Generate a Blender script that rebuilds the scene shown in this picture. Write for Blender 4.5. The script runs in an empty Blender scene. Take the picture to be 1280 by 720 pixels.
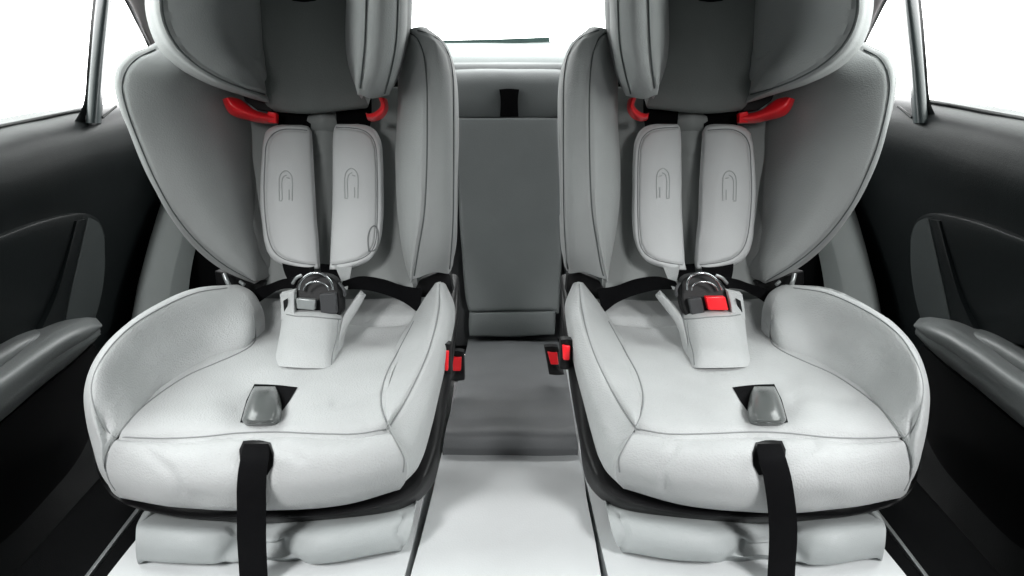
import bpy, bmesh, math, random
import numpy as np
from mathutils import Vector, noise
from mathutils.bvhtree import BVHTree
random.seed(3)
C = bpy.context.scene.collection
CAMH = 1.25            # camera height above the car floor datum
F = 900.0; U0 = 633.3; V0 = 360.0
PITCH = math.atan2(330.0, 900.0)
CP, SP = math.cos(PITCH), math.sin(PITCH)

# ---------------------------------------------------------------- projection
def ray(u, v):
    cx = (u - U0) / F; cy = (V0 - v) / F
    return cx, CP + SP * cy, -SP + CP * cy
def P(u, v, y):                       # point on the sight line at distance y down the car
    cx, dy, dz = ray(u, v); t = y / dy
    return (cx * t, y, dz * t + CAMH)
def PX(u, v, x):
    cx, dy, dz = ray(u, v); t = x / cx
    return (x, dy * t, dz * t + CAMH)
def PZ(u, v, z):
    cx, dy, dz = ray(u, v); t = z / dz
    return (cx * t, dy * t, z + CAMH)
def unproject(p):
    p = np.asarray(p, float); x, y, z = p[..., 0], p[..., 1], p[..., 2] - CAMH
    t = CP * y - SP * z; cy = (SP * y + CP * z) / t
    return U0 + F * x / t, V0 - F * cy

SIDE = -1                             # -1 left seat, +1 right seat (mirrored)
def su(u, v):
    if SIDE < 0: return u
    m = 2 * U0 - u
    lo = np.interp(m, [690, 782, 894, 960, 1118, 1165], [8, 13, 17, 15, 9, -1])
    up = np.interp(m, [690, 740, 835, 940, 1060, 1090, 1120], [5, 4, 1, 3, 8, 6, -4])
    w = float(np.clip((v - 330) / 60.0, 0, 1))
    return m + up * (1 - w) + lo * w
def S(u, v, y): return P(su(u, v), v, y)

# ---------------------------------------------------------------- materials
def mat(name, col, rough=0.6, bump=0.0, scale=900, metal=0.0, sheen=0.0, coat=0.0, mottle=0.0, emit=None, spec=0.5, dist=0.0006):
    m = bpy.data.materials.new(name); m.use_nodes = True
    nt = m.node_tree; b = nt.nodes['Principled BSDF']
    b.inputs['Base Color'].default_value = (*col, 1); b.inputs['Roughness'].default_value = rough
    b.inputs['Metallic'].default_value = metal
    b.inputs['Specular IOR Level'].default_value = spec
    if sheen: b.inputs['Sheen Weight'].default_value = sheen; b.inputs['Sheen Roughness'].default_value = 0.4
    if coat: b.inputs['Coat Weight'].default_value = coat; b.inputs['Coat Roughness'].default_value = 0.15
    tc = nt.nodes.new('ShaderNodeTexCoord')
    if mottle:
        n = nt.nodes.new('ShaderNodeTexNoise'); n.inputs['Scale'].default_value = 14; n.inputs['Detail'].default_value = 6
        nt.links.new(tc.outputs['Object'], n.inputs['Vector'])
        r = nt.nodes.new('ShaderNodeMapRange'); r.inputs[1].default_value = .3; r.inputs[2].default_value = .7
        r.inputs[3].default_value = 1 - mottle; r.inputs[4].default_value = 1 + mottle
        nt.links.new(n.outputs['Fac'], r.inputs[0])
        mx = nt.nodes.new('ShaderNodeVectorMath'); mx.operation = 'SCALE'; mx.inputs[0].default_value = col
        nt.links.new(r.outputs[0], mx.inputs['Scale']); nt.links.new(mx.outputs[0], b.inputs['Base Color'])
    if bump:
        v = nt.nodes.new('ShaderNodeTexVoronoi'); v.inputs['Scale'].default_value = scale
        n2 = nt.nodes.new('ShaderNodeTexNoise'); n2.inputs['Scale'].default_value = scale * .09; n2.inputs['Detail'].default_value = 5
        nt.links.new(tc.outputs['Object'], v.inputs['Vector']); nt.links.new(tc.outputs['Object'], n2.inputs['Vector'])
        ad = nt.nodes.new('ShaderNodeMath'); ad.operation = 'ADD'
        nt.links.new(v.outputs['Distance'], ad.inputs[0]); nt.links.new(n2.outputs['Fac'], ad.inputs[1])
        bp = nt.nodes.new('ShaderNodeBump'); bp.inputs['Strength'].default_value = bump; bp.inputs['Distance'].default_value = dist
        nt.links.new(ad.outputs[0], bp.inputs['Height']); nt.links.new(bp.outputs[0], b.inputs['Normal'])
    return m
M = dict(
    fabric=mat('grey_knit_fabric', (.372, .383, .384), .75, .55, 430, sheen=.15, mottle=.05, dist=.0009),
    padf=mat('pale_pad_fabric', (.54, .553, .555), .7, .22, 700, sheen=.15, mottle=.03),
    base=mat('grey_base_pad_fabric', (.30, .32, .32), .6, .35, 620, mottle=.03),
    wing=mat('shaded_wing_fabric', (.30, .312, .31), .75, .5, 430, sheen=.15, mottle=.03),  # same grey upholstery, darkened so the colour carries the wings' shade
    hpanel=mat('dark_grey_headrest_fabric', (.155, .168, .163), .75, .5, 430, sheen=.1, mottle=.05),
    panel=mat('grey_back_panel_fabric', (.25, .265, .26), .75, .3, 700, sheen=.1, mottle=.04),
    thread=mat('dark_piping', (.07, .08, .08), .7, .2, 900),
    lthread=mat('grey_piping', (.40, .42, .42), .6, .2, 900),
    seam=mat('seam_thread', (.20, .21, .21), .8, .2, 900),
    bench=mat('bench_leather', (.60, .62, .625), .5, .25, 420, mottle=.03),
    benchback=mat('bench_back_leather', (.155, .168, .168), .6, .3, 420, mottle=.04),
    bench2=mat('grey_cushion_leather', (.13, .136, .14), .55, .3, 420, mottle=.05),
    shell=mat('black_shell_plastic', (.004, .004, .0045), .5, .2, 500, mottle=.1, spec=.3),
    tab=mat('grey_tab_leather', (.085, .092, .09), .2, .2, 600),
    web=mat('black_webbing', (.0035, .0035, .004), .85, .5, 1100, spec=.05, sheen=.0),
    webg=mat('dark_grey_webbing', (.045, .047, .05), .6, .5, 1100),
    red=mat('red_plastic', (.98, .008, .018), .35, coat=.5, mottle=.04),
    chrome=mat('polished_metal', (.42, .44, .45), .22, metal=1.0, bump=.05, scale=200),
    silver=mat('silver_plastic', (.36, .38, .38), .3, metal=.5),
    door=mat('dark_door_trim', (.004, .006, .0065), .5, .35, 600, mottle=.08, spec=.22),
    doorblk=mat('black_door_trim', (.002, .0024, .0028), .8, .3, 500, mottle=.1, spec=.15),
    doortrim=mat('grey_door_trim', (.04, .047, .047), .6, .3, 500, mottle=.05, spec=.3),
    arm=mat('grey_armrest_leather', (.15, .16, .16), .42, .3, 450, mottle=.05),
    pillar=mat('grey_pillar_trim', (.045, .058, .06), .35, .15, 400, mottle=.05),
    lining=mat('beige_roof_lining', (.45, .42, .42), .85, .3, 800),
    roof=mat('light_blocking_roof_lining', (.10, .105, .105), .9, .3, 800),  # unseen lining, kept dark to cut light bounced onto the seats
    rubber=mat('black_rubber', (.01, .012, .012), .5),
    carpet=mat('black_carpet', (.006, .006, .007), .95, .8, 500, dist=.002),
    shelf=mat('shelf_felt', (.15, .17, .168), .8, .3, 800),
    green=mat('tinted_glass_edge', (.09, .14, .13), .25),
    belt=mat('grey_seat_trim', (.22, .24, .235), .6, .3, 500, mottle=.04),
)
def glass_mat():
    m = bpy.data.materials.new('clear_window_glass'); m.use_nodes = True; nt = m.node_tree
    nt.nodes.remove(nt.nodes['Principled BSDF']); o = nt.nodes['Material Output']
    t = nt.nodes.new('ShaderNodeBsdfTransparent'); t.inputs[0].default_value = (.97, .99, .98, 1)
    g = nt.nodes.new('ShaderNodeBsdfGlossy'); g.inputs['Roughness'].default_value = .02
    mx = nt.nodes.new('ShaderNodeMixShader'); mx.inputs[0].default_value = .05
    nt.links.new(t.outputs[0], mx.inputs[1]); nt.links.new(g.outputs[0], mx.inputs[2]); nt.links.new(mx.outputs[0], o.inputs[0])
    return m
M['glass'] = glass_mat()
def sky_mat(k):
    m = bpy.data.materials.new('overexposed_daylight'); m.use_nodes = True; nt = m.node_tree
    nt.nodes.remove(nt.nodes['Principled BSDF']); o = nt.nodes['Material Output']
    e = nt.nodes.new('ShaderNodeEmission'); e.inputs[0].default_value = (.99, 1, 1, 1); e.inputs[1].default_value = k
    nt.links.new(e.outputs[0], o.inputs[0]); return m
M['sky'] = sky_mat(7.8)

# ---------------------------------------------------------------- object helpers
def link(name, verts, faces, m, parent=None, sharp=None, smooth=True):
    me = bpy.data.meshes.new(name); me.from_pydata([tuple(map(float, v)) for v in verts], [], faces); me.validate(); me.update()
    if smooth: me.polygons.foreach_set('use_smooth', [True] * len(me.polygons))
    bm = bmesh.new(); bm.from_mesh(me); bmesh.ops.recalc_face_normals(bm, faces=bm.faces)
    for e in bm.edges:
        if len(e.link_faces) == 2 and e.calc_face_angle(0) > math.radians(50): e.smooth = False
    bm.to_mesh(me); bm.free()
    me.materials.append(m)
    o = bpy.data.objects.new(name, me); C.objects.link(o)
    if parent:
        o.parent = parent; o.matrix_parent_inverse = parent_world(parent).inverted()
    return o
def parent_world(o):
    from mathutils import Matrix
    m = Matrix.Translation(o.location)
    return m @ Matrix.Identity(4) if not o.parent else m if o.type == 'EMPTY' else Matrix.Identity(4)
def thing(name, label, cat, loc, group=None):
    o = bpy.data.objects.new(name, None); C.objects.link(o); o.location = loc; o.empty_display_size = .05
    o['label'] = label; o['category'] = cat
    if group: o['group'] = group
    return o
def tag(o, label, cat, group=None):
    o['label'] = label; o['category'] = cat
    if group: o['group'] = group
    return o
def crom(pts, n, uniform=False):
    """smooth curve through pts, n samples even in arc length"""
    p = np.asarray(pts, float)
    if len(p) == 2:
        t = np.linspace(0, 1, n)[:, None]; return p[0] * (1 - t) + p[1] * t
    e = np.vstack([2 * p[0] - p[1], p, 2 * p[-1] - p[-2]]); out = []
    for i in range(1, len(e) - 2):
        d = [max(np.linalg.norm(e[i + k + 1][:3] - e[i + k][:3]), 1e-6) ** .5 for k in (-1, 0, 1)]
        t0 = 0; t1 = d[0]; t2 = t1 + d[1]; t3 = t2 + d[2]
        for t in np.linspace(t1, t2, 14, endpoint=False):
            A1 = (t1 - t) / (t1 - t0) * e[i - 1] + (t - t0) / (t1 - t0) * e[i]
            A2 = (t2 - t) / (t2 - t1) * e[i] + (t - t1) / (t2 - t1) * e[i + 1]
            A3 = (t3 - t) / (t3 - t2) * e[i + 1] + (t - t2) / (t3 - t2) * e[i + 2]
            B1 = (t2 - t) / (t2 - t0) * A1 + (t - t0) / (t2 - t0) * A2
            B2 = (t3 - t) / (t3 - t1) * A2 + (t - t1) / (t3 - t1) * A3
            out.append((t2 - t) / (t2 - t1) * B1 + (t - t1) / (t2 - t1) * B2)
    out.append(p[-1]); out = np.array(out)
    s = np.r_[0, np.cumsum(np.linalg.norm(np.diff(out, axis=0), axis=1))]
    q = np.linspace(0, s[-1], n)
    return np.stack([np.interp(q, s, out[:, k]) for k in range(out.shape[1])], 1)
def wcurve(c, tf):
    return [tf(*p) for p in c]
def E(x, p): return np.clip(1 - np.abs(2 * x - 1) ** p, 0, 1) ** (1 / p)
def seg_dist(U, V, line):
    L = np.asarray(line, float); best = np.full(U.shape, 1e9)
    for a, b in zip(L[:-1], L[1:]):
        d = b - a; k = np.clip(((U - a[0]) * d[0] + (V - a[1]) * d[1]) / max(d @ d, 1e-9), 0, 1)
        best = np.minimum(best, np.hypot(U - a[0] - k * d[0], V - a[1] - k * d[1]))
    return best
def Z(v, z):
    c, dy, dz = ray(0, v); return -z * dy / dz
def loft(name, curves, m, parent, tf=None, n=70, mm=60, bulge=0.0, pw=3.0, both=False, back=(0, .03, -.01), grooves=(), dents=(), wob=.0012, wscale=9.0, side=True, ease=True):
    """closed body: front surface through the curves, rounded rim, skirt and back"""
    tf = tf or S
    cs = [crom(wcurve(c, tf), n) for c in curves]
    G = np.array(cs)                                     # k, n, 3
    k = len(cs)
    mean = np.r_[0, np.cumsum(np.linalg.norm(np.diff(G, axis=0), axis=2).mean(1))]; mean /= mean[-1]
    w = np.linspace(0, 1, mm)
    if ease: w = .35 * w + .65 * (.5 - .5 * np.cos(np.pi * w))
    D = np.zeros((mm, n, 3))
    for j in range(n):
        pp = G[:, j]
        if k == 2: D[:, j] = pp[0] * (1 - w[:, None]) + pp[1] * w[:, None]; continue
        # monotone-ish cubic hermite on the mean parameter
        sl = np.zeros_like(pp); dd = np.diff(pp, axis=0) / np.diff(mean)[:, None]
        h = np.diff(mean)[:, None]
        sl[1:-1] = (dd[:-1] * h[1:] + dd[1:] * h[:-1]) / (h[1:] + h[:-1]); sl[0] = dd[0] * 1.2 - .2 * dd[min(1, len(dd) - 1)]; sl[-1] = dd[-1] * 1.2 - .2 * dd[max(-2, -len(dd))]
        idx = np.clip(np.searchsorted(mean, w, 'right') - 1, 0, k - 2)
        hh = h[idx]; t = ((w - mean[idx]) / hh[:, 0])[:, None]
        D[:, j] = (2*t**3-3*t**2+1)*pp[idx] + (t**3-2*t**2+t)*hh*sl[idx] + (-2*t**3+3*t**2)*pp[idx+1] + (t**3-t**2)*hh*sl[idx+1]
    cam = np.array([0, 0, CAMH]); view = D - cam; R = np.linalg.norm(view, axis=2, keepdims=True); view = view / R
    off = np.zeros((mm, n))
    if bulge:
        e = E(w, pw)[:, None] * np.ones((1, n))
        if both: e = e * E(np.linspace(0, 1, n), pw)[None, :]
        off -= bulge * e
    D = D + view * off[:, :, None]; off = np.zeros((mm, n))
    U, V = unproject(D)
    for line, wd, dp in grooves:
        L = [(su(*q) if side else q[0], q[1]) for q in line]
        d = seg_dist(U, V, L); off += dp * np.exp(-(d / wd) ** 2)
    for (u, v, ru, rv, dp) in dents:
        uu = su(u, v) if side else u
        off += dp * np.exp(-(((U - uu) / ru) ** 2 + ((V - v) / rv) ** 2))
    if wob:
        for i in range(mm):
            for j in range(n):
                off[i, j] += wob * noise.noise(Vector(D[i, j]) * wscale + Vector((SIDE * 3.1, 0, 0)))
    N = np.cross(np.gradient(D, axis=0), np.gradient(D, axis=1)); N /= np.linalg.norm(N, axis=2, keepdims=True) + 1e-12
    N *= np.sign((N * view).sum(2, keepdims=True) + 1e-9)          # pointing away from the viewer side, into the body
    sg_ = 1.0 if (N * view).sum() > 0 else -1.0
    D = D + sg_ * N * off[:, :, None]
    V_ = [tuple(x) for x in D.reshape(-1, 3)]
    Fc = [(i * n + j, i * n + j + 1, (i + 1) * n + j + 1, (i + 1) * n + j) for i in range(mm - 1) for j in range(n - 1)]
    ring = [j for j in range(n)] + [i * n + n - 1 for i in range(1, mm)] + [(mm - 1) * n + j for j in range(n - 2, -1, -1)] + [i * n for i in range(mm - 2, 0, -1)]
    b = np.array(back, float); base = len(V_)
    V_ += [tuple(x) for x in (D + b).reshape(-1, 3)]
    Fc += [tuple(base + q for q in reversed(f)) for f in Fc[:(mm - 1) * (n - 1)]]
    for a in range(len(ring)):
        p, q = ring[a], ring[(a + 1) % len(ring)]; Fc.append((p, q, base + q, base + p))
    o = link(name, V_, Fc, m, parent)
    o['_n'] = 0; del o['_n']
    BV[o.name] = BVHTree.FromPolygons(V_, Fc)
    return o
BV = {}
def cast(targets, u, v, lift=0.0):
    d = Vector(ray(u, v)).normalized(); o = Vector((0, 0, CAMH)); best = None
    for t in targets:
        h = BV[t.name].ray_cast(o, d)
        if h[0] is not None and (best is None or h[3] < best): best = h[3]
    return None if best is None else np.array(o + d * (best - lift))
def tube_mesh(pts, r, seg=8, closed=False):
    pts = [Vector(p) for p in pts]; V_, Fc = [], []; nrm = None
    for i, p in enumerate(pts):
        a = pts[max(i - 1, 0)] if not closed else pts[i - 1]; b = pts[min(i + 1, len(pts) - 1)] if not closed else pts[(i + 1) % len(pts)]
        t = (b - a).normalized() if (b - a).length > 1e-9 else Vector((0, 0, 1))
        if nrm is None: nrm = t.orthogonal().normalized()
        nrm = (nrm - t * nrm.dot(t)); nrm = nrm.normalized() if nrm.length > 1e-6 else t.orthogonal().normalized()
        bi = t.cross(nrm); rr = r(i / (len(pts) - 1)) if callable(r) else r
        for k in range(seg):
            an = 2 * math.pi * k / seg; V_.append(tuple(p + (nrm * math.cos(an) + bi * math.sin(an)) * rr))
    n = len(pts)
    for i in range(n - 1 if not closed else n):
        for k in range(seg):
            i2 = (i + 1) % n; Fc.append((i * seg + k, i * seg + (k + 1) % seg, i2 * seg + (k + 1) % seg, i2 * seg + k))
    if not closed: Fc.append(tuple(range(seg))[::-1]); Fc.append(tuple((n - 1) * seg + k for k in range(seg)))
    return V_, Fc
def join(parts):
    V_, Fc = [], []
    for v, f in parts:
        b = len(V_); V_ += v; Fc += [tuple(i + b for i in q) for q in f]
    return V_, Fc
def piping(name, lines, targets, m, parent, r=.0013, lift=.0004, side=True, n=60):
    parts = []
    for line in lines:
        c = crom([(p[0], p[1], 0) for p in line], n); pts = []
        for q in c:
            h = cast(targets, su(q[0], q[1]) if side else q[0], q[1], lift)
            if h is not None and (not pts or np.linalg.norm(h - pts[-1]) < .03): pts.append(h)
        if len(pts) > 2:
            for _ in range(2):
                a = np.array(pts); a[1:-1] = .5 * a[1:-1] + .25 * (a[:-2] + a[2:]); pts = list(a)
            parts.append(tube_mesh(pts, r))
    if name == 'embossed_emblem':
        v, f = join(parts); return link(name, v, f, m, parent)
    for v, f in parts: link(name, v, f, m, parent)
def tube(name, pts, r, m, parent=None, seg=10, closed=False, n=30, raw=False):
    p = pts if raw else crom(pts, n)
    v, f = tube_mesh(p, r, seg, closed); return link(name, v, f, m, parent)
def drape(name, curves, targets, m, parent, lift=.001, thick=.002, n=24, mm=14, side=True, crown=0.0):
    """thin body laid on a surface: curves are pixel polylines lofted across, each point cast on the surface"""
    cs = [crom([(q[0], q[1], 0) for q in c], n) for c in curves]
    G = np.array(cs); w = np.linspace(0, 1, mm); k = len(cs)
    top, bot = [], []
    for a in w:
        x = a * (k - 1); i = min(int(x), k - 2); f = x - i
        for j in range(n):
            q = G[i, j] * (1 - f) + G[i + 1, j] * f
            uu = su(q[0], q[1]) if side else q[0]
            h = cast(targets, uu, q[1], lift + crown * math.sin(math.pi * a) ** .5)
            if h is None: h = np.array(P(uu, q[1], 1.0)) if not top else top[-1]
            top.append(h)
            d = Vector(ray(uu, q[1])).normalized(); bot.append(h + np.array(d) * (thick + lift))
    nn = n * mm
    V_ = [tuple(t) for t in top] + [tuple(t) for t in bot]; Fc = []
    for i in range(mm - 1):
        for j in range(n - 1):
            a = i * n + j; Fc.append((a, a + 1, a + n + 1, a + n)); Fc.append((nn + a, nn + a + n, nn + a + n + 1, nn + a + 1))
    ring = [j for j in range(n)] + [i * n + n - 1 for i in range(1, mm)] + [(mm - 1) * n + j for j in range(n - 2, -1, -1)] + [i * n for i in range(mm - 2, 0, -1)]
    for a in range(len(ring)):
        p, q = ring[a], ring[(a + 1) % len(ring)]; Fc.append((p, q, q + nn, p + nn))
    return link(name, V_, Fc, m, parent)
def plate(name, outline, y, depth, m, parent, bev=.002, tf=None, round_=0, smooth_n=0):
    """solid plate: outline in a vertical (or tilted: y a function) plane, pushed back by depth, bevelled"""
    tf = tf or S
    ol = [tuple(q) for q in outline]
    if smooth_n:
        c = crom([(q[0], q[1], 0) for q in ol + [ol[0]]], smooth_n + 1)[:-1]; ol = [(q[0], q[1]) for q in c]
    yy = (lambda u, v: y) if not callable(y) else y
    fr = [np.array(tf(u, v, yy(u, v))) for u, v in ol]; n = len(fr)
    d = np.array(depth if isinstance(depth, (tuple, list)) else (0, depth, -.2 * depth))
    V_ = fr + [p + d for p in fr]
    Fc = [tuple(range(n)), tuple(range(n, 2 * n))[::-1]] + [(i, (i + 1) % n, n + (i + 1) % n, n + i) for i in range(n)]
    o = link(name, V_, Fc, m, parent, smooth=False)
    if bev:
        b = o.modifiers.new('bevel', 'BEVEL'); b.width = bev; b.segments = 3; b.limit_method = 'ANGLE'; b.angle_limit = .6
        o.data.polygons.foreach_set('use_smooth', [True] * len(o.data.polygons))
    return o
def wbox(lo, hi, m, name, parent=None, bev=.004, skew=None):
    V_ = [(x, y, z) for z in (lo[2], hi[2]) for y in (lo[1], hi[1]) for x in (lo[0], hi[0])]
    Fc = [(0, 2, 3, 1), (4, 5, 7, 6), (0, 1, 5, 4), (2, 6, 7, 3), (0, 4, 6, 2), (1, 3, 7, 5)]
    o = link(name, V_, Fc, m, parent, smooth=False)
    if bev:
        b = o.modifiers.new('bevel', 'BEVEL'); b.width = bev; b.segments = 3
    return o

# ================================================================ CHILD SEAT
SEAM_TOP = [(148, 546), (200, 548), (250, 546), (300, 541), (350, 540), (400, 542), (450, 542), (486, 535)]
def child_seat(side):
    global SIDE
    SIDE = side
    L = side < 0
    root = thing('child_seat',
        'pale grey child seat on the left whose crotch buckle shows a grey button' if L else
        'pale grey child seat on the right whose crotch buckle shows a square red button',
        'child seat', (S(350, 560, .95)[0], .95, .62), 'child seats strapped on the rear bench')
    fab = M['fabric']
    # ---- shell
    sh = loft('base_shell', [
        [(118,540,.83),(126,600,.79),(200,630,.78),(320,636,.775),(430,628,.78),(495,602,.80),(525,555,.85),(545,485,.94),(556,430,1.07),(560,372,1.2)],
        [(116,560,.82),(138,618,.775),(200,640,.758),(320,645,.752),(440,638,.756),(513,614,.775),(540,565,.83),(556,500,.93),(566,430,1.07),(568,375,1.2)],
        [(122,590,.85),(158,627,.79),(210,644,.772),(320,652,.768),(440,646,.772),(512,630,.79),(541,600,.83),(553,540,.92),(564,470,1.06),(570,400,1.22)],
        [(150,600,.98),(180,626,.90),(220,642,.86),(320,649,.85),(430,643,.86),(500,628,.88),(532,596,.92),(546,540,1.0),(560,470,1.12),(568,402,1.28)]],
        M['shell'], root, n=90, mm=26, bulge=.004, back=(0, .10, .01), wob=0)
    # ---- cushion
    extra = [([(186,566),(214,590),(226,616)], 6, .003), ([(420,505),(455,492),(478,488)], 7, .003), ([(352,560),(376,572)], 6, .003)] if L else \
            [([(438,560),(452,588),(450,612)], 6, .003), ([(214,500),(250,492),(286,494)], 8, .003), ([(262,556),(288,566)], 6, .003), ([(400,470),(440,462)], 7, .002)]
    cush = loft('seat_cushion', [
        [(304,372,Z(372,.452)),(360,374,Z(374,.456)),(430,375,Z(375,.456)),(532,372,Z(372,.452))],
        [(304,395,Z(395,.460)),(360,396,Z(396,.464)),(430,396,Z(396,.464)),(526,395,Z(395,.460))],
        [(300,418,Z(418,.460)),(360,420,Z(420,.465)),(430,420,Z(420,.465)),(516,418,Z(418,.460))],
        [(272,442,Z(442,.458)),(345,444,Z(444,.464)),(425,444,Z(444,.464)),(503,442,Z(442,.458))],
        [(224,468,Z(468,.457)),(320,470,Z(470,.462)),(410,470,Z(470,.462)),(490,468,Z(468,.457))],
        [(180,497,Z(497,.457)),(290,498,Z(498,.460)),(390,497,Z(497,.460)),(484,495,Z(495,.457))],
        [(156,524,Z(524,.459)),(265,524,Z(524,.459)),(380,522,Z(522,.459)),(484,519,Z(519,.459))],
        [(146,547,.752),(240,548,.748),(350,541,.752),(430,543,.752),(486,536,.765)],
        [(135,567,.744),(230,572,.72),(340,569,.718),(430,567,.722),(498,557,.75)],
        [(131,590,.742),(230,600,.708),(340,600,.706),(430,595,.712),(508,576,.748)],
        [(138,611,.748),(220,624,.716),(330,628,.714),(430,619,.722),(508,598,.755)],
        [(150,622,.765),(220,635,.745),(330,640,.742),(430,633,.75),(500,613,.77)]],
        fab, root, n=120, mm=130, bulge=.004, pw=6, back=(0, .032, -.012), wob=.004, wscale=7,
        grooves=[(SEAM_TOP, 5, .0055), (SEAM_TOP, 1.8, .004), ([(425,398),(470,399),(530,399)], 3, .012)] + extra,
        dents=[(466,416,44,15,.016),(345,412,26,14,.006),(336,505,30,24,.010),(296,500,22,24,.006),(318,478,26,10,.004),(322,572,20,22,.014),(290,572,26,14,.005),(352,590,12,26,.004),
               (245,625,22,10,.003),(430,520,60,16,-.002),(220,530,50,12,-.002)])
    # ---- outer bolster
    ob = loft('outer_bolster', [
        [(280,357,1.16),(240,362,1.075),(200,379,.985),(160,403,.905),(130,431,.85),(112,463,.808),(105.5,492,.788),(108,525,.773),(116,560,.76),(126,592,.757),(142,614,.765)],
        [(290,357.5,1.14),(245,364,1.04),(203,383,.95),(165,407,.872),(136,436,.817),(119,465,.778),(113,492,.76),(115,522,.748),(123,552,.742),(129,585,.742),(142,608,.752)],
        [(312,375,1.09),(285,395,1.025),(245,415,.958),(205,436,.893),(175,460,.842),(150,488,.792),(136,512,.763),(132,532,.757),(132,555,.745),(131,585,.745),(142,609,.754)],
        [(321,398,1.06),(308,414,1.01),(262,434,.963),(222,456,.903),(188,482,.842),(160,509,.788),(146,528,.763),(139,545,.752),(134,562,.746),(132,585,.747),(142,610,.756)],
        [(321,425,1.035),(305,437,.99),(270,452,.955),(235,468,.908),(200,491,.853),(172,518,.795),(156,536,.765),(146,548,.755),(137,566,.75),(133,586,.75),(143,611,.758)]],
        fab, root, n=110, mm=60, bulge=.008, pw=3.2, back=(0, .035, -.012), wob=.0025,
        dents=[(255,405,50,24,.006),(180,470,30,24,.004)])
    piping('piping', [[(284,360),(245,366),(203,384),(164,408),(136,436),(119,464),(114,486),(118,510),(128,532),(143,547)],
                      [(143,549),(136,563),(132,582),(136,600),(144,613)]], [ob, cush], M['seam'], ob, r=.0009)
    # ---- inner bolster
    ib = loft('inner_bolster', [
        [(544,354,1.14),(530,374,1.14),(515,400,1.10),(500,425,1.03),(486,450,.96),(477,475,.90),(475,500,.84),(479,520,.795),(485,535,.768)],
        [(546,353,1.12),(538,378,1.10),(526,408,1.035),(512,440,.955),(498,470,.885),(488,500,.82),(485,520,.783),(486,535,.763)],
        [(548,352,1.11),(549,380,1.07),(545,405,1.01),(535,440,.935),(520,475,.868),(503,508,.81),(492,525,.78),(486,536,.762)],
        [(551,353,1.12),(559,380,1.08),(557,410,1.01),(548,450,.93),(533,495,.853),(519,530,.803),(507,560,.77),(503,580,.757)],
        [(555,356,1.15),(565,378,1.13),(566,402,1.07),(558,445,.98),(546,500,.89),(534,548,.825),(522,585,.79),(503,606,.775)]],
        fab, root, n=100, mm=50, bulge=.007, pw=3.0, back=(0, .035, -.012), wob=.002,
        grooves=[([(549,353),(549,380),(545,405),(535,440),(520,475),(503,508),(486,536)], 2.2, .003)])
    piping('piping', [[(549,355),(549,380),(545,405),(535,440),(520,475),(503,508),(486,535)]], [ib], M['seam'], ib, r=.001)
    piping('seam', [SEAM_TOP, [(486,537),(497,556),(505,574),(504,590)]], [cush, ib, ob], M['seam'], cush, r=.0009)
    piping('seam', [[(143,549),(160,527),(185,503),(235,469),(272,453),(305,438),(319,427),(318,405),(317,392)], [(486,535),(478,515),(476,495),(482,470),(497,440),(517,402)]], [cush, ob, ib], M['seam'], cush, r=.001)
    # ---- adjuster tab and front strap; black sheets draw the shade of recess and slot
    o1 = 0 if L else -4
    rc = drape('adjuster_recess_shade', [[(318+o1,480),(345+o1,481),(372+o1,484)],[(308+o1,500),(338+o1,500),(362+o1,501)],[(300+o1,528),(330+o1,531),(341+o1,530)]], [cush], M['web'], root, lift=.0016, thick=.005, n=40, mm=28)
    def tabc(us, h):
        return [(u + o1, v, Z(v, .462 - h * hv)) for u, v, hv in zip(us, (483, 490, 504, 518, 526, 529), (.2, .75, 1.0, 1.0, .8, .45))]
    tb = loft('adjuster_tab', [tabc([318,314,308,304,302.5,306], .007), tabc([321,317,312,308,306,308], .016), tabc([330,328,325,323,322,323], .020), tabc([340,341,343,342,339,336], .016), tabc([344,347,350,350,347,341], .007)],
        M['tab'], root, n=40, mm=30, bulge=.001, back=(0, .004, -.006), wob=0)
    drape('strap_slot_shade', [[(304,551),(322,550),(338,553)],[(299,562),(320,562),(342,566)],[(300,578),(320,580),(341,582)],[(303,590),(318,592),(334,594)]], [cush], M['shell'], root, lift=.0016, thick=.005, n=40, mm=28)
    k = 0 if L else -12
    def ty(v): return np.interp(v, [556, 575, 600, 640, 680, 740], [.728, .706, .694, .690, .695, .71])
    rows = [(556,305,335),(562,303,336),(575,300,335.5),(590,297.5,333),(610,296,332),(640,296,332),(670,296,332),(700,298,333),(735,300,335)]
    kk = lambda v: k * min(1, max(0, (v - 560) / 90))
    loft('adjuster_strap', [[(a + kk(v), v, ty(v)) for v, a, b_ in rows], [((a + b_) / 2 + kk(v), v, ty(v) - .0012) for v, a, b_ in rows], [(b_ + kk(v), v, ty(v)) for v, a, b_ in rows]],
         M['web'], root, n=60, mm=10, back=(0, .0022, 0), wob=.0008, wscale=30)
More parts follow.
